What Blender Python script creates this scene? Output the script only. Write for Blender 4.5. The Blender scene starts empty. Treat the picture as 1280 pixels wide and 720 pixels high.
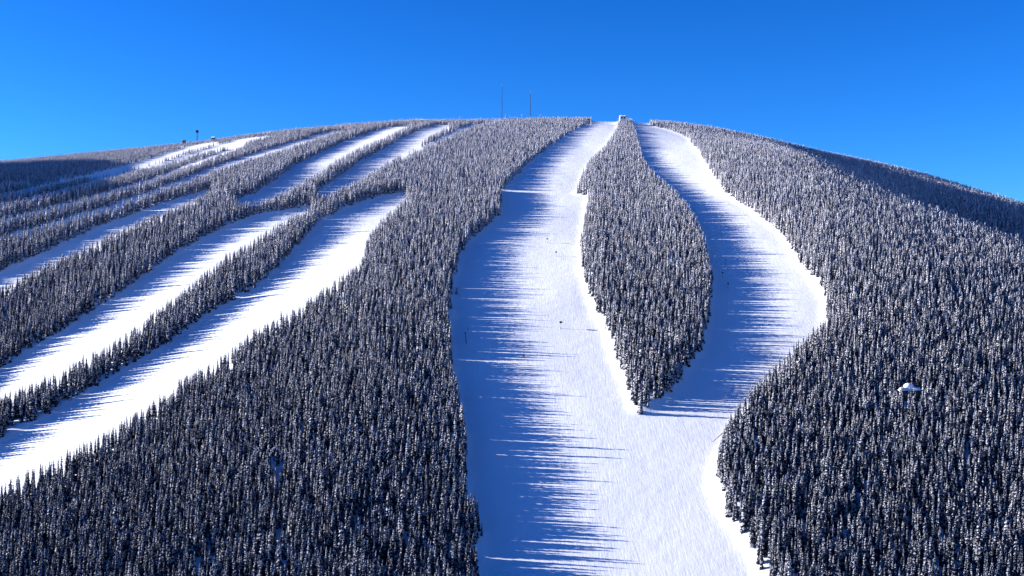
import bpy, math, random
import numpy as np
from mathutils import Vector, Matrix
R = math.radians
random.seed(7); rng = np.random.default_rng(7)
C = bpy.context.scene.collection

# ------------------------------------------------------------------ camera
F = 1500.0; PITCH = R(0.764)          # focal length in pixels of a 1280 px wide frame
cp, sp = math.cos(PITCH), math.sin(PITCH)
def project(X, Y, Z):
    d = Y*cp + Z*sp; u = -Y*sp + Z*cp
    return 640 + F*X/d, 360 - F*u/d
cam = bpy.data.objects.new('camera', bpy.data.cameras.new('camera'))
C.objects.link(cam); cam.rotation_euler = (R(90)+PITCH, 0, 0)
cam.data.sensor_width = 36; cam.data.lens = 36*F/1280
cam.data.clip_start = 1; cam.data.clip_end = 60000
bpy.context.scene.camera = cam

# ------------------------------------------------------------------ relief
def sstep(a, b, x):
    t = np.clip((x-a)/(b-a), 0, 1); return t*t*(3-2*t)
_ks = [(rng.uniform(-1,1), rng.uniform(-1,1), rng.uniform(0,6.28)) for _ in range(14)]
def wob(X, Y, wl):
    s = 0
    for i, (a, b, p) in enumerate(_ks):
        k = 6.283/wl*(0.6+i*0.16); s = s + np.sin(k*(a*X+b*Y)+p)/(1+i*0.25)
    return s/4
PY = np.array([-9000, 100, 400, 560, 640, 900, 1200, 1500, 1700, 1800, 1860, 1920, 2050, 2600, 4500, 60000.])
PZ = np.array([-260, -250,-222,-172,-143,-48.,  61.,  168., 237., 269., 285., 290., 268., 60., -240, -260.])
_yy = np.linspace(-9000, 60000, 69001)            # 1 m steps, smoothed profile
_zz = np.interp(_yy, PY, PZ)
_k = np.hanning(121); _k /= _k.sum()
_zs = np.convolve(np.pad(_zz, 60, mode='edge'), _k, mode='valid')
LX = np.array([-2600,-1500,-1000,-790,-580,-358,-173, 0, 123, 259, 444, 629, 789, 1000, 1500, 3000])
LZ = np.array([-360, -190, -92, -66, -45, -19, -5, 0, 0, -5, -41, -85, -137, -215, -400, -600.])
_lx = np.arange(-9000, 9001, 5.); _ls = np.interp(_lx, LX, LZ)
_k2 = np.hanning(41); _k2 /= _k2.sum(); _ls = np.convolve(np.pad(_ls, 20, mode='edge'), _k2, mode='valid')
def height(X, Y):
    X = np.asarray(X, float); Y = np.asarray(Y, float)
    z = np.interp(Y, _yy, _zs)
    w = sstep(150, 1600, Y)*(1 - sstep(3000, 5000, Y))
    ease = 1 - sstep(1500, 1820, Y)
    z = z + w*np.interp(X - 85*ease*sstep(60, 200, X), _lx, _ls)*np.where(X < 0, 1 - .6*np.exp(-((Y-1400)/220)**2), 1)
    z = z + 9*sstep(100, 330, X)*ease*sstep(800, 1150, Y)
    z = z - .11*np.clip(-X-110, 0, 340)*sstep(480, 760, Y)*(1 - sstep(1000, 1450, Y))
    # hollow between the near spur and the far shoulder, right side; a second one at far left
    s = (Y - (1665 - 1.3*(X-330)))
    z = z - 42*np.exp(-(s/np.where(s > 0, 290, 85))**2)*sstep(360, 600, X)*(1-sstep(1100, 1500, X))
    s2 = (Y - (1560 + 0.45*(X+700)))
    z = z - 22*np.exp(-(s2/60)**2)*sstep(-350, -620, X)
    z = z + 200*sstep(-830, -1140, X)*sstep(1230, 1520, Y)*(1 - sstep(1760, 1980, Y))   # unseen ridge outside the left edge, added to shade the far-left hill
    z = z + 2.2*w*wob(X, Y, 420) + 0.9*w*wob(X, Y, 110)
    return z

# ------------------------------------------------------------------ ski runs: outlines traced on the hillside
RUNS = [
 # main run, with the tree island's right-hand run and their junction
 [(740,150),(740,154),(720,162),(700,175),(670,197),(645,220),(627,240),(624,270),(600,290),(580,310),(572,330),(566,352),
  (562,372),(562,400),(563,430),(567,460),(574,490),(579,530),(582,560),(584,613),(599,624),(603,667),(596,693),(596,760),(985,760),
  (955,720),(945,700),(930,672),(915,655),(903,630),(894,608),(891,580),(895,560),(905,540),(920,510),(935,490),(955,470),
  (985,440),(1010,418),(1030,402),(1034,388),(1030,368),(1017,350),(1000,328),(991,312),(971,288),(935,260),(909,244),
  (889,215),(873,189),(860,173),(837,163),(812,157),(812,146),(789,146),(796,164),(800,180),(805,200),(822,220),(847,240),(862,260),(877,285),
  (883,310),(890,335),(891,360),(888,382),(885,410),(880,430),(866,455),(850,476),(835,492),(820,506),(800,519),(790,503),(784,480),
  (775,460),(768,440),(760,415),(745,390),(735,360),(727,327),(725,305),(731,270),(736,246),(719,243),(724,225),(735,200),
  (750,187),(765,168),(772,156),(773,146)],
 # wide lower run at left
 [(512,240),(480,244),(450,253),(425,263),(400,276),(360,322),(320,360),(285,380),(250,401),(200,436),(140,471),(100,496),(50,526),(0,552),(-160,640),
  (-160,700),(0,612),(60,582),(110,556),(150,532),(190,506),(225,478),(270,455),(300,427),(350,398),(385,378),(425,347),(450,330),(455,310),(463,290),(480,270),(497,258)],
 [(398,257),(370,262),(320,268),(285,282),(250,300),(200,331),(150,367),(100,400),(50,432),(0,462),(-160,560),(-160,600),(0,500),(62,473),(107,450),(140,430),(175,407),
  (212,377),(250,347),(287,318),(320,300),(345,281),(372,268)],
 [(272,235),(250,240),(200,256),(160,271),(110,290),(72,308),(50,320),(0,340),(-160,410),(-160,440),(0,360),(32,343),(57,330),(90,316),(120,303),(160,282),(200,267),(240,251)],
 [(508,153),(480,160),(455,169),(430,177),(405,190),(370,206),(345,225),(320,241),(288,253),(320,254),(350,243),(370,231),(395,218),(420,201),(445,186),(480,172),(512,156)],
 [(545,156),(510,169),(480,186),(450,202),(425,220),(393,241),(410,245),(430,233),(455,222),(480,206),(515,185),(540,168),(562,157)],
 [(430,160),(380,175),(320,193),(275,207),(225,227),(190,240),(125,263),(62,281),(0,300),(-160,345),(-160,352),(0,305),(65,286),(140,266),(200,243),(237,230),(275,214),(320,200),(380,181),(430,163)],
 [(306,181),(265,196),(215,215),(185,227),(120,246),(60,263),(0,278),(-160,320),(-160,324),(0,281.5),(60,266.5),(120,250.5),(185,231),(215,218.5),(265,199.5),(306,183)],
 [(352,163.5),(300,175),(250,190),(200,205.5),(135,223),(70,241),(0,259),(-160,300),(-160,304),(0,262.5),(70,244.5),(135,226.5),(200,208.5),(250,192),(290,183),(352,166)],
 [(272,177),(237,184.5),(200,196),(155,209),(100,223),(0,246),(-160,287),(-160,290),(0,249.5),(100,226),(155,213),(200,201),(237,188),(272,179)],
 # thin cuts through the upper forest
 [(628,150),(592,155),(560,169),(530,184),(500,202),(502,204),(532,186.5),(562,171.5),(594,157),(630,152)],
]
RUNS = [np.array(p, float) for p in RUNS]
def inside(px, py, poly):
    px = np.asarray(px, float); py = np.asarray(py, float)
    bx0, by0 = poly.min(0); bx1, by1 = poly.max(0)
    res = np.zeros(px.shape, bool)
    m = (px >= bx0) & (px <= bx1) & (py >= by0) & (py <= by1)
    x = px[m]; y = py[m]; r = np.zeros(x.shape, bool)
    n = len(poly)
    for i in range(n):
        x0, y0 = poly[i]; x1, y1 = poly[(i+1) % n]
        if y0 == y1: continue
        c = ((y0 > y) != (y1 > y)) & (x < (x1-x0)*(y-y0)/(y1-y0)+x0)
        r ^= c
    res[m] = r
    return res
THIN = (6, 7, 8, 9, 10)                       # cuts no wider than a tree is tall
def on_run(X, Y, Z, tips=False):
    px, py = project(X, Y, Z)
    m = np.zeros(px.shape, bool)
    for k, p in enumerate(RUNS):
      if tips and k in THIN: continue
      m |= inside(px, py, p) & ((k == 0) | (Y < 1825))
      if k in THIN:
          for d in (-1.1, 1.1): m |= inside(px, py+d, p) & (Y < 1825)
    return m
def tree_height(X, Y, Z):                   # stunted towards the summit
    return 15.8 - 2.6*sstep(-150, 150, Z) - 5.2*sstep(120, 285, Z) - 4.2*sstep(-230, -480, X)*sstep(1320, 1520, Y) - 2.2*sstep(-160, -20, X)*sstep(60, 180, Z)
def forested(X, Y, Z, H):
    X = X + 1.5*wob(X, Y, 31) + 1.2*wob(Y, X, 13)       # ragged forest edge
    ok = ~on_run(X, Y, Z)
    ok &= ~on_run(X, Y, Z + .3*H)
    for f in (0.58, 0.82): ok &= ~on_run(X, Y, Z + f*H, True)
    return ok & (Y > 470) & (Y < 2150)

# ------------------------------------------------------------------ helpers
def tag(o, label=None, cat=None, group=None, kind=None):
    if label: o['label'] = label
    if cat: o['category'] = cat
    if group: o['group'] = group
    if kind: o['kind'] = kind
    return o
def empty(name, loc=(0,0,0), rz=0):
    o = bpy.data.objects.new(name, None); C.objects.link(o)
    o.location = loc; o.rotation_euler = (0, 0, rz); o.empty_display_size = 1; return o
class MB:
    def __init__(s): s.v = []; s.f = []; s.m = []
    def add(s, vs, fs, mi=0):
        b = len(s.v); s.v += [tuple(v) for v in vs]
        s.f += [tuple(b+i for i in f) for f in fs]; s.m += [mi]*len(fs)
    def tube(s, p0, p1, r0, r1=None, n=8, mi=0, caps=True):
        r1 = r0 if r1 is None else r1
        p0 = Vector(p0); p1 = Vector(p1); d = (p1-p0).normalized()
        a = d.orthogonal().normalized(); b = d.cross(a)
        vs = [p + (a*math.cos(t)+b*math.sin(t))*r for p, r in ((p0, r0), (p1, r1)) for t in [6.28318*i/n for i in range(n)]]
        fs = [(i, (i+1) % n, n+(i+1) % n, n+i) for i in range(n)]
        if caps: fs += [tuple(range(n))[::-1], tuple(range(n, 2*n))]
        s.add(vs, fs, mi)
    def box(s, c, d, mi=0, rz=0, taper=1.0):
        cx, cy, cz = c; x, y, z = d[0]/2, d[1]/2, d[2]/2
        vs = []
        for sz, t in ((-1, 1), (1, taper)):
            for sx, sy in ((-1,-1), (1,-1), (1,1), (-1,1)):
                a, b = sx*x*t, sy*y*t
                vs.append((cx+a*math.cos(rz)-b*math.sin(rz), cy+a*math.sin(rz)+b*math.cos(rz), cz+sz*z))
        s.add(vs, [(3,2,1,0), (4,5,6,7), (0,1,5,4), (1,2,6,5), (2,3,7,6), (3,0,4,7)], mi)
    def blob(s, c, r, mi=0, nu=10, nv=6, jit=0.12, rnd=random):
        vs = [(c[0], c[1], c[2]-r[2])]
        for j in range(1, nv):
            ph = -math.pi/2 + math.pi*j/nv
            for i in range(nu):
                t = 6.28318*i/nu; k = 1+rnd.uniform(-jit, jit)
                vs.append((c[0]+r[0]*math.cos(ph)*math.cos(t)*k, c[1]+r[1]*math.cos(ph)*math.sin(t)*k, c[2]+r[2]*math.sin(ph)*k))
        vs.append((c[0], c[1], c[2]+r[2])); top = len(vs)-1; fs = []
        for i in range(nu): fs.append((0, 1+(i+1) % nu, 1+i))
        for j in range(nv-2):
            for i in range(nu):
                a = 1+j*nu; fs.append((a+i, a+(i+1) % nu, a+nu+(i+1) % nu, a+nu+i))
        a = 1+(nv-2)*nu
        for i in range(nu): fs.append((a+i, a+(i+1) % nu, top))
        s.add(vs, fs, mi)
    def mesh(s, name, mats, smooth=False):
        me = bpy.data.meshes.new(name); me.from_pydata(s.v, [], s.f)
        for m in (mats if isinstance(mats, (list, tuple)) else [mats]): me.materials.append(m)
        me.polygons.foreach_set('material_index', s.m)
        if smooth: me.polygons.foreach_set('use_smooth', [True]*len(s.f))
        me.update(); return me
    def build(s, name, mats, parent=None, smooth=False, loc=None):
        o = bpy.data.objects.new(name, s.mesh(name, mats, smooth)); C.objects.link(o)
        if parent: o.parent = parent
        if loc is not None: o.location = loc
        return o
def nodes(name):
    m = bpy.data.materials.new(name); m.use_nodes = True
    nt = m.node_tree; b = nt.nodes['Principled BSDF']; return m, nt, b
def simple(name, col, rough=.7, var=.25, scale=2.0, metal=0):
    m, nt, b = nodes(name)
    no = nt.nodes.new('ShaderNodeTexNoise'); no.inputs['Scale'].default_value = scale; no.inputs['Detail'].default_value = 4
    tc = nt.nodes.new('ShaderNodeTexCoord'); nt.links.new(tc.outputs['Object'], no.inputs['Vector'])
    mx = nt.nodes.new('ShaderNodeMix'); mx.data_type = 'RGBA'
    mx.inputs[6].default_value = (*[c*(1-var) for c in col], 1); mx.inputs[7].default_value = (*[min(1, c*(1+var)) for c in col], 1)
    nt.links.new(no.outputs['Fac'], mx.inputs[0]); nt.links.new(mx.outputs[2], b.inputs['Base Color'])
    b.inputs['Roughness'].default_value = rough; b.inputs['Metallic'].default_value = metal
    return m

# ------------------------------------------------------------------ materials
def snow_material():
    m, nt, b = nodes('run_snow'); N = nt.nodes.new; L = nt.links.new
    geo = N('ShaderNodeNewGeometry')
    mp = N('ShaderNodeMapping'); mp.inputs['Scale'].default_value = (1, .12, .12); L(geo.outputs['Position'], mp.inputs['Vector'])
    n1 = N('ShaderNodeTexNoise'); n1.inputs['Scale'].default_value = .8; n1.inputs['Detail'].default_value = 6; n1.inputs['Roughness'].default_value = .6
    L(mp.outputs[0], n1.inputs['Vector'])                         # tracks down the fall line
    n2 = N('ShaderNodeTexNoise'); n2.inputs['Scale'].default_value = .09; n2.inputs['Detail'].default_value = 7; L(geo.outputs['Position'], n2.inputs['Vector'])
    n3 = N('ShaderNodeTexNoise'); n3.inputs['Scale'].default_value = .012; n3.inputs['Detail'].default_value = 3; L(geo.outputs['Position'], n3.inputs['Vector'])
    ad = N('ShaderNodeMath'); ad.operation = 'MULTIPLY_ADD'; ad.inputs[1].default_value = .38; L(n1.outputs['Fac'], ad.inputs[0]); L(n2.outputs['Fac'], ad.inputs[2])
    bp = N('ShaderNodeBump'); bp.inputs['Strength'].default_value = .4; bp.inputs['Distance'].default_value = .8
    L(ad.outputs[0], bp.inputs['Height']); L(bp.outputs[0], b.inputs['Normal'])
    mx = N('ShaderNodeMix'); mx.data_type = 'RGBA'
    mx.inputs[6].default_value = (.66, .69, .77, 1); mx.inputs[7].default_value = (.84, .85, .88, 1)
    L(n3.outputs['Fac'], mx.inputs[0]); L(mx.outputs[2], b.inputs['Base Color'])
    b.inputs['Roughness'].default_value = .75; b.inputs['Specular IOR Level'].default_value = .2
    return m
def needle_material(name, dark, frost, lo, hi, amount):
    """needles with rime: more frost higher on the mountain, in patches"""
    m, nt, b = nodes(name); N = nt.nodes.new; L = nt.links.new
    geo = N('ShaderNodeNewGeometry'); tc = N('ShaderNodeTexCoord'); oi = N('ShaderNodeObjectInfo')
    no = N('ShaderNodeTexNoise'); no.inputs['Scale'].default_value = 1.6; no.inputs['Detail'].default_value = 3; L(geo.outputs['Position'], no.inputs['Vector'])
    sx = N('ShaderNodeSeparateXYZ'); L(geo.outputs['Position'], sx.inputs[0])
    mr = N('ShaderNodeMapRange'); mr.inputs[1].default_value = lo; mr.inputs[2].default_value = hi
    mr.inputs[3].default_value = amount[0]; mr.inputs[4].default_value = amount[1]; L(sx.outputs['Z'], mr.inputs[0])
    s = N('ShaderNodeMath'); s.operation = 'ADD'; L(no.outputs['Fac'], s.inputs[0]); L(mr.outputs[0], s.inputs[1])
    s2 = N('ShaderNodeMapRange'); s2.inputs[1].default_value = .7; s2.inputs[2].default_value = 1.2; L(s.outputs[0], s2.inputs[0])
    mx = N('ShaderNodeMix'); mx.data_type = 'RGBA'; mx.inputs[6].default_value = (*dark, 1); mx.inputs[7].default_value = (*frost, 1)
    L(s2.outputs[0], mx.inputs[0])
    hv = N('ShaderNodeHueSaturation'); L(mx.outputs[2], hv.inputs['Color'])
    vr = N('ShaderNodeMapRange'); vr.inputs[3].default_value = .65; vr.inputs[4].default_value = 1.25; L(oi.outputs['Random'], vr.inputs[0]); L(vr.outputs[0], hv.inputs['Value'])
    L(hv.outputs[0], b.inputs['Base Color']); b.inputs['Roughness'].default_value = .9; b.inputs['Specular IOR Level'].default_value = .1
    return m
M = {
 'snow': snow_material(),
 'needle': needle_material('frosted_needles', (.010,.015,.028), (.30,.30,.35), -150, 220, (-.04, .62)),
 'load': needle_material('snow_on_boughs', (.13,.14,.18), (.64,.63,.68), -150, 220, (.26, .90)),
 'bark': simple('bark', (.06,.05,.045), .9),
 'packed': simple('packed_snow', (.78,.79,.82), .7, .06, .8),
 'wood': simple('dark_timber', (.06,.05,.045), .8, .4, 3),
 'steel': simple('galvanised_steel', (.12,.13,.15), .5, .2, 4, .6),
 'dark': simple('dark_paint', (.02,.024,.035), .6),
 'rime': simple('rime_ice', (.6,.6,.63), .8, .15, 3),
 'glass': simple('dark_window_glass', (.015,.02,.03), .15, .1),
}

# ------------------------------------------------------------------ ground sheet
def axis(lo, hi, step, out):
    a = list(np.arange(lo, hi+step, step)); s = step; x = a[-1]
    while x < out: s *= 1.25; x += s; a.append(x)
    s = step; x = a[0]; b = []
    while x > -out: s *= 1.25; x -= s; b.append(x)
    return np.array(b[::-1]+a)
GX = axis(-930, 930, 3.4, 14000); GY = axis(540, 2040, 3.4, 14000)
XX, YY = np.meshgrid(GX, GY); ZZ = height(XX, YY)
HH = tree_height(XX, YY, ZZ)
WM = (~on_run(XX, YY, ZZ)).astype(float)          # snow banks: the groomed runs lie lower than the forest floor
WM2 = forested(XX, YY, ZZ, HH).astype(float)
WM = np.minimum(1, .0*WM + WM2)
for _ in range(3):
    WM[1:-1, 1:-1] = (WM[1:-1,1:-1]*2 + WM[:-2,1:-1] + WM[2:,1:-1] + WM[1:-1,:-2] + WM[1:-1,2:])/6
bankH = 2.6*(1 - .6*sstep(-100, 250, ZZ))
ZZ = ZZ + bankH*WM
ny, nx = XX.shape
me = bpy.data.meshes.new('mountain')
co = np.stack([XX, YY, ZZ], -1).reshape(-1, 3)
idx = np.arange(nx*ny).reshape(ny, nx)
q = np.stack([idx[:-1,:-1], idx[:-1,1:], idx[1:,1:], idx[1:,:-1]], -1).reshape(-1, 4)
me.vertices.add(len(co)); me.vertices.foreach_set('co', co.ravel())
me.loops.add(q.size); me.loops.foreach_set('vertex_index', q.ravel().astype(np.int32))
me.polygons.add(len(q)); me.polygons.foreach_set('loop_start', np.arange(0, q.size, 4, dtype=np.int32))
me.polygons.foreach_set('use_smooth', np.ones(len(q), bool))
me.update(calc_edges=True); me.materials.append(M['snow'])
ground = bpy.data.objects.new('snowy_mountain', me); C.objects.link(ground); tag(ground, kind='structure')
def zat(X, Y):
    X = np.asarray(X, float); Y = np.asarray(Y, float)
    i = np.clip(np.searchsorted(GX, X)-1, 0, nx-2); j = np.clip(np.searchsorted(GY, Y)-1, 0, ny-2)
    u = (X-GX[i])/(GX[i+1]-GX[i]); v = (Y-GY[j])/(GY[j+1]-GY[j])
    return (ZZ[j,i]*(1-u)*(1-v) + ZZ[j,i+1]*u*(1-v) + ZZ[j+1,i]*(1-u)*v + ZZ[j+1,i+1]*u*v)
def at(px, py, ymax=2000.):
    """the spot of hillside seen at a place in the photograph; above the skyline: the crest under it"""
    Ys = np.arange(450, ymax, 1.0)
    Xs = Ys*0; 
    for _ in range(2):
        Z = zat(Xs, Ys); Xs = (px-640)/F*(Ys*cp + Z*sp)
    _, r = project(Xs, Ys, zat(Xs, Ys))
    h = np.where(r <= py)[0]
    k = h[0] if len(h) else int(np.argmin(r))
    return float(Xs[k]), float(Ys[k]), float(zat(Xs[k], Ys[k]))

# ------------------------------------------------------------------ spruces
def spruce(seed, R0=1.75, layers=17, heavy=.8):
    """unit spruce 14 m tall: crown mesh (needles + snow pads) and trunk mesh"""
    r = random.Random(seed); H = 14.0; cr = MB()
    cr.tube((0,0,.8), (0,0,H*.93), R0*.45, .05, 7, 0)                       # dense inner needles
    a0 = r.uniform(0, 6.28)
    for k in range(layers):
        h = .07 + .87*(k/(layers-1))**.95
        rad = R0*(1-h)**.67*(.82+.36*r.random()) + .12
        n = max(3, int(round(7.5*(1-h)+2.2)))
        for i in range(n):
            if r.random() < .08: continue
            a = a0 + k*2.4 + 6.283*i/n + r.uniform(-.3, .3)
            L = rad*r.uniform(.72, 1.15); z = h*H + r.uniform(-.22, .22); w = L*r.uniform(.34,.52)+.12; dr = L*r.uniform(.55,1.15)
            ca, sa = math.cos(a), math.sin(a)
            P = lambda d, t, zz: (ca*d - sa*t, sa*d + ca*t, zz)
            th = r.uniform(.25, .6)*(.5+.5*(1-h))
            vs = [P(.05, 0, z), P(.62*L, w, z-.5*dr), P(.62*L, -w, z-.5*dr), P(L, 0, z-dr), P(.6*L, 0, z-.32*dr+th), P(.6*L, 0, z-.75*dr-.25)]
            top = 1 if r.random() < heavy*(.5+.6*h) else 0      # sheltered lower boughs carry less snow, also painting shade into the crown's base
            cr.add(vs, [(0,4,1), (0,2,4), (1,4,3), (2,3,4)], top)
            cr.add(vs, [(0,1,5), (0,5,2), (1,3,5), (2,5,3)], 0)
    cr.tube((0,0,H*.9), (r.uniform(-.1,.1), 0, H), .16, .02, 5, 1)
    tr = MB(); tr.tube((0,0,-1.2), (0,0,H*.5), .24, .13, 7); tr.tube((0,0,H*.5), (0,0,H*.97), .13, .03, 6, caps=False)
    return cr.mesh('crown', [M['needle'], M['load']]), tr.mesh('trunk', M['bark'])
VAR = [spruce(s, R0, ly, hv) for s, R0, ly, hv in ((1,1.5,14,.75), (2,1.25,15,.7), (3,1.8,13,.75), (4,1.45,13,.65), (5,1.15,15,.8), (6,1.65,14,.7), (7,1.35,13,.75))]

# candidate spots: jittered grid over the wooded hillside, a margin beyond the frame included
cell = 3.3
gx, gy = np.meshgrid(np.arange(-960, 960, cell), np.arange(500, 1990, cell))
gx = (gx + rng.uniform(-.48, .48, gx.shape)*cell).ravel(); gy = (gy + rng.uniform(-.48, .48, gy.shape)*cell).ravel()
gz0 = height(gx, gy)
px, py = project(gx, gy, gz0)
keep = (px > -110) & (px < 1360) & (py < 820)
gx, gy, gz0, px, py = gx[keep], gy[keep], gz0[keep], px[keep], py[keep]
H = tree_height(gx, gy, gz0)*rng.lognormal(0, .05, gx.shape)*(1 + rng.uniform(.1, .34, gx.shape)*(rng.random(gx.shape) < .10))*(1 + .10*wob(gx, gy, 18))
small = rng.random(gx.shape) < .10; H = np.where(small, H*rng.uniform(.35, .8, gx.shape), H)
patch = wob(gx*1.0, gy*1.0, 60)
dens = .61 + .33*sstep(-60, 200, gz0) + .10*patch
keep = (rng.random(gx.shape) < dens) & forested(gx, gy, gz0, H)
# small clearings round the things that stand in the forest
def clearing(cx, cy, r):
    global keep
    keep &= ((gx-cx)**2 + (gy-cy)**2 > r*r)
SPOT = {'hut': at(1137, 500), 'arch': at(345, 588), 'lean': at(897, 553)}
def keep_view(px0, px1, py0, py1, Yb, Xlo, Xhi):
    """trees that would stand between the camera and a small clearing"""
    global keep
    a, b = project(gx, gy, gz0+H)
    keep &= ~((a > px0) & (a < px1) & (b < py1) & (py > py0) & (gy < Yb))
keep_view(1120, 1154, 476, 486, SPOT['hut'][1]+8, 0, 0)
clearing(SPOT['hut'][0], SPOT['hut'][1], 9)
keep &= ~((gx > SPOT['hut'][0]-42) & (gx < SPOT['hut'][0]) & (np.abs(gy-SPOT['hut'][1]-.18*(SPOT['hut'][0]-gx)) < 4.5))
keep_view(337, 354, 566, 584, SPOT['arch'][1]+3, 0, 0)
clearing(SPOT['arch'][0], SPOT['arch'][1], 4)
# two narrow swaths in the forest left of the main run; the low sun shines through them onto the shaded snow
for (ax, ay, ln, wd) in ((632, 238, 62, 4.2), (602, 695, 80, 1.9)):
    cx, cy, _ = at(ax, ay); ux, uy = -math.cos(R(6)), math.sin(R(6))
    al = (gx-cx)*ux + (gy-cy)*uy; ac = -(gx-cx)*uy + (gy-cy)*ux
    keep &= ~((al > -14) & (al < ln) & (np.abs(ac) < wd))
gx, gy, H, px, py = gx[keep], gy[keep], H[keep], px[keep], py[keep]
gz = zat(gx, gy) - .15
var = rng.integers(0, len(VAR), gx.shape); rot = rng.uniform(0, 6.283, gx.shape)
wid = H/14*rng.uniform(.9, 1.35, gx.shape)*(1 + .2*sstep(-50, 220, gz))
print('trees', len(gx))

# which 300 show largest: paint the nearest ones front to back into a coarse frame
order = np.argsort(gy); W_, H_ = 1024, 576; buf = np.zeros((H_+60, W_), bool); vis = np.zeros(len(gx))
for i in order[:9000]:
    k = .8; bx, by = px[i]*k, py[i]*k
    _, ty = project(gx[i], gy[i], gz[i]+H[i]); ty *= k; hw = 1.6*wid[i]*F/gy[i]*k
    for row in range(max(0, int(ty)), min(H_, int(by))):
        w = hw*((row-ty)/(by-ty))**.8
        a, b = int(max(0, bx-w)), int(min(W_, bx+w+1))
        if b > a:
            s = buf[row, a:b]; vis[i] += (~s).sum(); s[:] = True
big = np.argsort(-vis)[:300]
rest = np.ones(len(gx), bool); rest[big] = False

grp = 'nearest spruces of the lower forest'
def tree_label(x, y, s):
    if x < 90: return 'snow-dusted spruce in the bottom left corner of the left forest'
    if x < 250: return 'snow-dusted spruce low in the left forest near the bottom left corner'
    if x < 430: return 'snow-dusted spruce at the bottom of the left forest, below the bowed tree'
    if x < 560: return 'snow-dusted spruce at the bottom edge between the bowed tree and the main run'
    if x < 700: return 'snow-dusted spruce at the bottom edge bordering the blue shade of the main run'
    if x < 1010: return 'snow-dusted spruce at the bottom edge bordering the sunlit side of the main run'
    if x < 1160: return 'snow-dusted spruce at the bottom of the right forest, below the snow-covered hut'
    return 'snow-dusted spruce in the bottom right corner of the right forest'
for n, i in enumerate(big):
    root = empty('spruce_tree', (gx[i], gy[i], gz[i]), rot[i])
    root.scale = (wid[i], wid[i], H[i]/14)
    tag(root, tree_label(px[i], py[i], H[i]), 'tree', grp)
    for nm, md in (('crown', VAR[var[i]][0]), ('trunk', VAR[var[i]][1])):
        o = bpy.data.objects.new(nm, md); C.objects.link(o); o.parent = root

# the rest of the forest: one object
lib = bpy.data.collections.new('spruce_library')
for k, (cm, tm) in enumerate(VAR):
    src = cm.copy(); o = bpy.data.objects.new('spruce_kind_%d' % k, None)
    # crown and trunk of one kind in one mesh
    mb = MB(); mb.v = [tuple(v.co) for v in cm.vertices]; mb.f = [tuple(p.vertices) for p in cm.polygons]; mb.m = [p.material_index for p in cm.polygons]
    b = len(mb.v); mb.v += [tuple(v.co) for v in tm.vertices]; mb.f += [tuple(b+j for j in p.vertices) for p in tm.polygons]; mb.m += [2]*len(tm.polygons)
    bpy.data.objects.remove(o); bpy.data.meshes.remove(src)
    o = bpy.data.objects.new('spruce_kind_%d' % k, mb.mesh('spruce_kind', [M['needle'], M['load'], M['bark']])); lib.objects.link(o)
pm = bpy.data.meshes.new('spruce_forest')
pts = np.stack([gx, gy, gz], -1)[rest]
pm.vertices.add(len(pts)); pm.vertices.foreach_set('co', pts.ravel())
def attr(nm, t, d, key='value'):
    a = pm.attributes.new(nm, t, 'POINT'); a.data.foreach_set(key, d)
attr('kind_index', 'INT', var[rest].astype(np.int32))
attr('turn', 'FLOAT_VECTOR', np.stack([rng.normal(0,.025,rest.sum()), rng.normal(0,.025,rest.sum()), rot[rest]], -1).astype(np.float32).ravel(), 'vector')
attr('size', 'FLOAT_VECTOR', np.stack([wid[rest], wid[rest], H[rest]/14], -1).astype(np.float32).ravel(), 'vector')
forest = bpy.data.objects.new('spruce_forest', pm); C.objects.link(forest)
tag(forest, 'dense snow-frosted spruce forest covering the mountain between the ski runs', 'forest', kind='stuff')
ng = bpy.data.node_groups.new('plant_forest', 'GeometryNodeTree')
ng.interface.new_socket('Geometry', in_out='INPUT', socket_type='NodeSocketGeometry')
ng.interface.new_socket('Geometry', in_out='OUTPUT', socket_type='NodeSocketGeometry')
N = ng.nodes.new; Lk = ng.links.new
gi = N('NodeGroupInput'); go = N('NodeGroupOutput'); ci = N('GeometryNodeCollectionInfo'); ip = N('GeometryNodeInstanceOnPoints')
ci.inputs['Collection'].default_value = lib; ci.inputs['Separate Children'].default_value = True; ci.inputs['Reset Children'].default_value = True
def named(nm, t):
    n = N('GeometryNodeInputNamedAttribute'); n.data_type = t; n.inputs['Name'].default_value = nm
    return [o for o in n.outputs if o.enabled and o.name == 'Attribute'][0]
Lk(gi.outputs[0], ip.inputs['Points']); Lk(ci.outputs[0], ip.inputs['Instance']); ip.inputs['Pick Instance'].default_value = True
Lk(named('kind_index', 'INT'), ip.inputs['Instance Index'])
er = N('FunctionNodeEulerToRotation'); Lk(named('turn', 'FLOAT_VECTOR'), er.inputs[0]); Lk(er.outputs[0], ip.inputs['Rotation'])
Lk(named('size', 'FLOAT_VECTOR'), ip.inputs['Scale']); Lk(ip.outputs[0], go.inputs[0])
forest.modifiers.new('plant', 'NODES').node_group = ng

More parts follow.
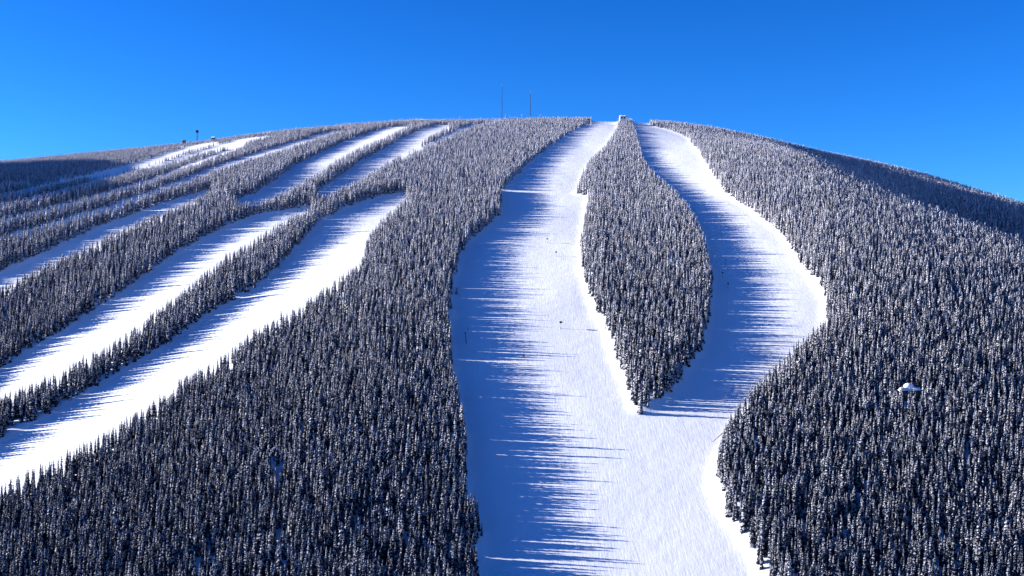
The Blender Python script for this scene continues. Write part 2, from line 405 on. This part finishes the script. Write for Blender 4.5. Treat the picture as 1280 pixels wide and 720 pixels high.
# ------------------------------------------------------------------ things on the mountain
def crest(px):                                # highest visible ground under a place on the skyline
    x, y, z = at(px, -999); return x, y, z
def mast(px, top_row, label, dishes, w0):
    x, y, z = crest(px); y += 6; x = (px-640)/F*(y*cp+z*sp); z = float(zat(x, y))
    h = (380-top_row)/F*y - z
    t = empty('radio_mast', (x, y, z)); tag(t, label, 'radio mast', 'radio masts on the summit ridge')
    mb = MB(); tri = [(math.cos(a), math.sin(a)) for a in (.3, 2.39, 4.49)]
    r = lambda k: .7*w0*(1-.55*k)
    for cx, cy in tri: mb.tube((cx*r(0), cy*r(0), -1), (cx*r(1), cy*r(1), h*.86), .16, .09, 6)
    n = int(h/2.2)
    for i in range(n):
        a, b = i/n, (i+1)/n
        for j in range(3):
            p, q = tri[j], tri[(j+1) % 3]
            mb.tube((p[0]*r(a), p[1]*r(a), a*h*.86), (q[0]*r(b), q[1]*r(b), b*h*.86), .06, n=4)
            mb.tube((p[0]*r(a), p[1]*r(a), a*h*.86), (q[0]*r(a), q[1]*r(a), a*h*.86), .06, n=4)
    mb.build('lattice', M['dark'], t)
    a = MB(); a.tube((0,0,h*.86), (0,0,h), .13, .05, 8); a.tube((0,0,h*.9), (0,0,h*.93), .3, .3, 8); a.build('antenna', M['steel'], t)
    for i in range(dishes):
        d = MB(); zz = h*(.3+.16*i); an = 3.6+i*1.3; cx, cy = math.cos(an), math.sin(an)
        d.tube((cx*r(.4), cy*r(.4), zz), (cx*(r(.4)+.5), cy*(r(.4)+.5), zz), .2, .6, 12)
        d.build('dish', M['dark'], t)
    c = MB(); c.box((1.6, .6, .9), (1.6, 1.4, 2.2)); c.box((1.6,.6,2.1), (2, 1.8, .22)); c.build('equipment_box', M['steel'], t)
mast(627.5, 101, 'taller slender radio mast on the summit ridge, left of the pair', 2, 1.0)
mast(663, 111, 'shorter thicker radio mast on the summit ridge, right of the pair', 3, 1.35)

def cabin(name, label, loc, w, d, h, rz=0, roof=1.2, snow=.6, flat=False, group=None, mound=None, win=2, wall='wood', ws=1.3):
    t = empty(name, loc, rz); tag(t, label, 'hut', group)
    b = MB(); b.box((0,0,h/2-1), (w, d, h+2))
    for i in range(int(h/.35)): b.box((0, -d/2-.02, .2+i*.35), (w+.04, .05, .06))
    if not flat: b.add([(-w/2,-d/2,h),(-w/2,d/2,h),(-w/2,0,h+roof),(w/2,-d/2,h),(w/2,d/2,h),(w/2,0,h+roof)], [(0,2,1),(3,4,5)])
    b.build('wall', M[wall], t)
    r = MB(); o = .6
    if flat: r.box((0,0,h+.12), (w+1, d+1, .22))
    else:
        for s in (-1, 1):
            k = roof/(d/2); e = d/2+o
            r.add([(-w/2-o, s*e, h-k*o), (w/2+o, s*e, h-k*o), (w/2+o, 0, h+roof), (-w/2-o, 0, h+roof),
                   (-w/2-o, s*e, h-k*o+.15), (w/2+o, s*e, h-k*o+.15), (w/2+o, 0, h+roof+.15), (-w/2-o, 0, h+roof+.15)],
                  [(0,1,2,3),(7,6,5,4),(0,4,5,1),(1,5,6,2),(3,7,4,0)])
    ro = r.build('roof', M['dark'], t)
    sm = MB()
    if flat:
        n = 16; m = 6
        vs = []; 
        for j in range(m+1):
            for i in range(n+1):
                u, v = i/n*2-1, j/m*2-1
                e = max(0, (1-abs(u)**6)*(1-abs(v)**6))
                vs.append((u*(w/2+.7), v*(d/2+.7), h+.24+snow*e**.35*(1+.15*math.sin(5*u+3*v))))
        sm.add(vs, [(j*(n+1)+i, j*(n+1)+i+1, (j+1)*(n+1)+i+1, (j+1)*(n+1)+i) for j in range(m) for i in range(n)])
        sm.box((0,0,h+.34), (w+1.38, d+1.38, .2))
    else:
        for s in (-1, 1):
            k = roof/(d/2); e = d/2+o+.1
            sm.add([(-w/2-o-.1, s*e, h-k*o+.16), (w/2+o+.1, s*e, h-k*o+.16), (w/2+o+.1, 0, h+roof+.18), (-w/2-o-.1, 0, h+roof+.18),
                   (-w/2-o, s*e*.97, h-k*o+.16+snow), (w/2+o, s*e*.97, h-k*o+.16+snow), (w/2+o, 0, h+roof+.1+snow), (-w/2-o, 0, h+roof+.1+snow)],
                  [(0,1,2,3),(7,6,5,4),(0,4,5,1),(1,5,6,2),(3,7,4,0)])
    if mound: sm.blob(*mound, nu=14, nv=8, jit=.06)
    sm.build('roof_snow', M['packed'], ro, smooth=flat)
    for i in range(win):
        x = (-.5+(i+.5)/win)*w*.8
        wz = h*.55 if ws < 2 else h-2.4
        f = MB(); f.box((x, -d/2-.08, wz), (ws, .1, ws)); fo = f.build('window', M['rime'], t)
        g = MB(); g.box((x, -d/2-.15, wz), (ws*.82, .06, ws*.82)); g.build('pane', M['glass'], fo)
    dm = MB(); dm.box((w/2+.06, 0, 1.0), (.1, .95, 2.0)); dm.build('door', M['dark'], t)
    return t
# snow-laden hut between the spruces of the right forest
x, y, z = SPOT['hut']
cabin('forest_hut', 'low hut buried under thick white snow among the spruces of the right forest', (x, y, z+.2), 14, 5, 6.2, .08, flat=True, snow=2.0,
      mound=((-.6, .4, 9.2), (3.6, 2.2, 2.3)), win=3)
# lift station at the top of the tree island
x, y, z = at(779, 155)
cabin('lift_station', 'rime-white lift station with two dark openings at the top of the tree island', (x, y+4, z+1.5), 10, 8, 10.5, 0, flat=True, snow=1.2, win=2, wall='rime', ws=3.2)
x2, y2, z2 = crest(230)
cabin('ridge_hut', 'tiny dark hut on the left skyline beside the lookout tower', (x2, y2, z2+3.2), 4.5, 4, 3.6, .2, roof=1.6, snow=.3, group='dark huts on the left skyline')
x2, y2, z2 = crest(266.5)
cabin('ridge_hut', 'low dark hut on the left skyline, right of the lookout tower', (x2, y2, z2+3), 4, 3.4, 2.8, -.1, roof=1.2, snow=.3, win=1, group='dark huts on the left skyline')
x2, y2, z2 = crest(525)
cabin('ridge_building', 'long low dark building on the skyline at the top of the left runs', (x2, y2+5, z2+2.6), 11, 5, 4, 0, roof=1.2, snow=.3, win=4)
# lookout tower
x, y, z = crest(246.5)
t = empty('lookout_tower', (x, y, z)); tag(t, 'small lookout tower, a dark box on a thin post on the left skyline', 'tower')
hh = (380-161.5)/F*y - z
m = MB()
for sx in (-1,1):
    for sy in (-1,1): m.tube((sx*.8, sy*.8, -1), (sx*.6, sy*.6, hh-5), .16, n=6)
for k in range(4):
    zz = 2+k*(hh-7)/4
    for a, b in (((-1,-1),(1,-1)), ((1,-1),(1,1)), ((1,1),(-1,1)), ((-1,1),(-1,-1))): m.tube((a[0]*.75,a[1]*.75,zz), (b[0]*.7,b[1]*.7,zz+2), .08, n=4)
m.build('post', M['dark'], t)
m = MB(); m.box((0,0,hh-3.2), (3.6, 3.6, 3.6)); m.build('cab', M['dark'], t)
m = MB(); m.box((0,0,hh-1.2), (4.2, 4.2, .35), taper=.7); m.tube((0,0,hh-1), (0,0,hh+2), .08, .04, 6); m.build('roof', M['steel'], t)
# rimed marker posts where the left forest meets the top of the main run
for px, lab, mt, dx in ((735.5, 'dark trail post at the top corner of the main run, left of the pair', 'dark', 0), (738.8, 'rime-white trail post at the top corner of the main run, right of the pair', 'rime', 0)):
    x, y, z = at(px, 156); t = empty('trail_post', (x, y, z)); tag(t, lab, 'post', 'trail posts at the top of the main run')
    m = MB(); m.tube((0,0,-1), (0,0,9), .35, .28, 8); m.build('post', M[mt], t)
    m = MB(); m.box((.2,-.35,7.6), (2.2,.25,2.0)); m.build('panel', M[mt], t)

# snow-making guns on poles
def snow_gun():
    t = empty('snow_gun'); m = MB(); m.tube((0,0,-.8), (0,0,4.2), .16, .11, 8); m.tube((0,0,0), (0,0,1.4), .3, .3, 10); m.build('pole', M['steel'], t)
    m = MB(); n = 14
    for a, b, r0, r1 in ((-.9,-.5,.55,.72), (-.5,.7,.72,.62), (.7,.95,.62,.7)):
        m.tube((a,0,4.6), (b,0,4.6+.1*(b-a)), r0, r1, n, caps=False)
    m.tube((-.3,0,4.6),(.4,0,4.65),.3,.2,8); m.build('barrel', M['dark'], t)
    m = MB(); m.box((0,0,5.38), (1.5,.5,.14)); m.build('snow_cap', M['packed'], t)
    return t
def copy_tree(o, parent=None):
    c = o.copy(); C.objects.link(c)
    if parent: c.parent = parent
    for ch in list(o.children): copy_tree(ch, c)
    return c
gun0 = snow_gun(); first = True
for px, py_, lab, gr in ((701, 411, 'snow gun on a pole in the middle of the main run casting a thin shadow', 0),
      (684, 304, 'snow gun high on the main run, above its neighbour', 1), (695, 321, 'snow gun high on the main run, below its neighbour', 1),
      (907, 330, 'uppermost of the three snow guns in the shade of the right run', 2), (903, 347, 'middle one of the three snow guns in the shade of the right run', 2), (910, 361, 'lowest of the three snow guns in the shade of the right run', 2)):
    o = gun0 if first else copy_tree(gun0); first = False
    o.location = at(px, py_); o.rotation_euler.z = random.uniform(-.6, .6); k = 1.15 if gr == 0 else .95; o.scale = (k, k, k)
    tag(o, lab, 'snow gun', 'snow guns on the groomed runs')
# dark lamp post in the shade of the main run
x, y, z = at(583, 430); t = empty('lamp_post', (x, y, z)); tag(t, 'dark leaning lamp post in the blue shade at the left side of the main run', 'lamp post')
m = MB(); m.tube((0,0,-.6), (-.9,0,8.2), .34, .24, 8); m.build('post', M['dark'], t)
m = MB(); m.box((-.9,-.2,8.4), (1.5,.7,.8)); m.tube((-.9,-.6,8.2), (-.9,-.6,7.8), .3, .4, 10); m.build('lamp_head', M['dark'], t)

# lone snow-covered saplings along the runs
def sapling(px, py_, h, lab, k):
    x, y, z = at(px, py_); t = empty('spruce_sapling', (x, y, z-.1), random.uniform(0, 6)); s = h/14
    t.scale = (s*1.5, s*1.5, s); tag(t, lab, 'tree', 'lone snow-covered saplings along the runs')
    for nm, md in (('crown', VAR[k][0]), ('trunk', VAR[k][1])):
        o = bpy.data.objects.new(nm, md); C.objects.link(o); o.parent = t
sapling(702, 586, 4.2, 'small snow-covered sapling alone in the lower middle of the main run', 4)
sapling(655, 447, 5, 'small snow-covered sapling with its lit tip between the shadows of the main run', 1)
sapling(571, 368, 8, 'snow-covered sapling at the edge of the left forest, upper of the two bright tips', 2)
sapling(564, 386, 7, 'snow-covered sapling at the edge of the left forest, lower of the two bright tips', 5)
sapling(585, 412, 3, 'tiny snow-covered sapling in the blue shade beside the lamp post', 0)
sapling(1002, 326, 4, 'small sapling on the sunlit bank at the right rim of the right run', 3)
sapling(757, 412, 4.5, 'small sapling on the sunlit bank at the left rim of the tree island', 6)

for px, h in ((431, 8), (446, 7), (575, 8.5), (590, 7), (632, 9.5), (637, 8), (652, 9), (675, 8)):
    x, y, z = crest(px); t = empty('summit_spruce', (x, y-4, z-.2), random.uniform(0, 6)); s_ = (h+2)/14; t.scale = (s_*1.3, s_*1.3, s_)
    tag(t, 'taller spruce standing out on the summit skyline ' + ('above the left runs' if px < 500 else 'left of the radio masts' if px < 600 else 'around the two radio masts'), 'tree', 'spruces standing out on the summit skyline')
    for nm, md in (('crown', VAR[int(px) % 7][0]), ('trunk', VAR[int(px) % 7][1])):
        o = bpy.data.objects.new(nm, md); C.objects.link(o); o.parent = t

# leaning dead trunk at the edge of the right forest
x, y, z = SPOT['lean']; t = empty('leaning_trunk', (x-3.5, y-1, z)); tag(t, 'bare dead trunk leaning out over the snow at the edge of the right forest', 'dead tree')
m = MB(); m.tube((0,0,.2), (8.5,1,7.5), .16, .34, 8)
m.build('trunk', M['bark'], t)
m = MB()
for k in range(9):
    u = .15+.08*k; p = Vector((8.5*u, u, .2+7.3*u)); m.tube(p, p+Vector((random.uniform(-.9,.3), random.uniform(-.8,.8), random.uniform(.1,.9))), .06, .02, 5)
m.build('twigs', M['bark'], t)

# bowed tree arching over a dark gap in the left forest
x, y, z = SPOT['arch']; t = empty('bowed_tree', (x, y-2, z)); tag(t, 'slender tree bent into an arch by its snow load in the left forest', 'tree')
pts_ = [Vector((4.2-4.2*math.cos(a)*1.0-.5*a, 0, 9.0 + 5.2*math.sin(a) if a > 0 else 9)) for a in [math.pi*i/14*1.12 for i in range(15)]]
m = MB(); m.tube((pts_[0].x, 0, -1), pts_[0], .3, .24, 8)
for i in range(14): m.tube(pts_[i], pts_[i+1], .24-.012*i, .228-.012*i, 7)
m.build('trunk', M['bark'], t, loc=(-3.2,0,0))
m = MB(); rr = random.Random(3)
for i in range(15):
    for k in range(4):
        c = pts_[i]+Vector((rr.uniform(-.5,.5), rr.uniform(-.5,.5), rr.uniform(-.35,.6))); q_ = rr.uniform(.28,.6); m.blob(c, (q_, q_, q_*.75), 0, 7, 5, .2, rr)
m.build('crown', M['load'], t, loc=(-3.2,0,0))

# ------------------------------------------------------------------ light
SUN_EL = R(14.3); SUN_AZ = R(-6)        # low sun from the left, a little behind the camera
sdir = Vector((-math.cos(SUN_EL)*math.cos(SUN_AZ), -math.cos(SUN_EL)*math.sin(SUN_AZ), math.sin(SUN_EL)))
sun = bpy.data.objects.new('sun', bpy.data.lights.new('sun', 'SUN')); C.objects.link(sun)
sun.data.energy = 5; sun.data.angle = R(.5); sun.data.color = (1, .95, .88)
sun.rotation_euler = sdir.to_track_quat('Z', 'Y').to_euler(); sun.location = (-300, 500, 600)
w = bpy.data.worlds.new('World'); bpy.context.scene.world = w; w.use_nodes = True
nt = w.node_tree; bg = nt.nodes['Background']
sky = nt.nodes.new('ShaderNodeTexSky'); sky.sky_type = 'NISHITA'; sky.sun_disc = False
sky.sun_elevation = SUN_EL; sky.sun_rotation = math.atan2(sdir.x, sdir.y)
sky.altitude = 1500; sky.air_density = 1.0; sky.dust_density = .35; sky.ozone_density = 7
def vmul(src, k):
    n = nt.nodes.new('ShaderNodeVectorMath'); n.operation = 'SCALE'; n.inputs['Scale'].default_value = k
    nt.links.new(src, n.inputs[0]); return n.outputs[0]
gm = nt.nodes.new('ShaderNodeGamma'); gm.inputs['Gamma'].default_value = 1.5      # deep polarised blue of the photograph
nt.links.new(vmul(sky.outputs[0], .224), gm.inputs['Color'])
hs = nt.nodes.new('ShaderNodeHueSaturation'); hs.inputs['Saturation'].default_value = 1.035
nt.links.new(vmul(gm.outputs[0], 3.4), hs.inputs['Color']); nt.links.new(hs.outputs[0], bg.inputs['Color'])
bg.inputs['Strength'].default_value = .1
sc = bpy.context.scene
sc.view_settings.view_transform = 'Standard'; sc.view_settings.look = 'None'
sc.view_settings.exposure = 1.68; sc.view_settings.gamma = 1; sc.view_settings.use_curve_mapping = False
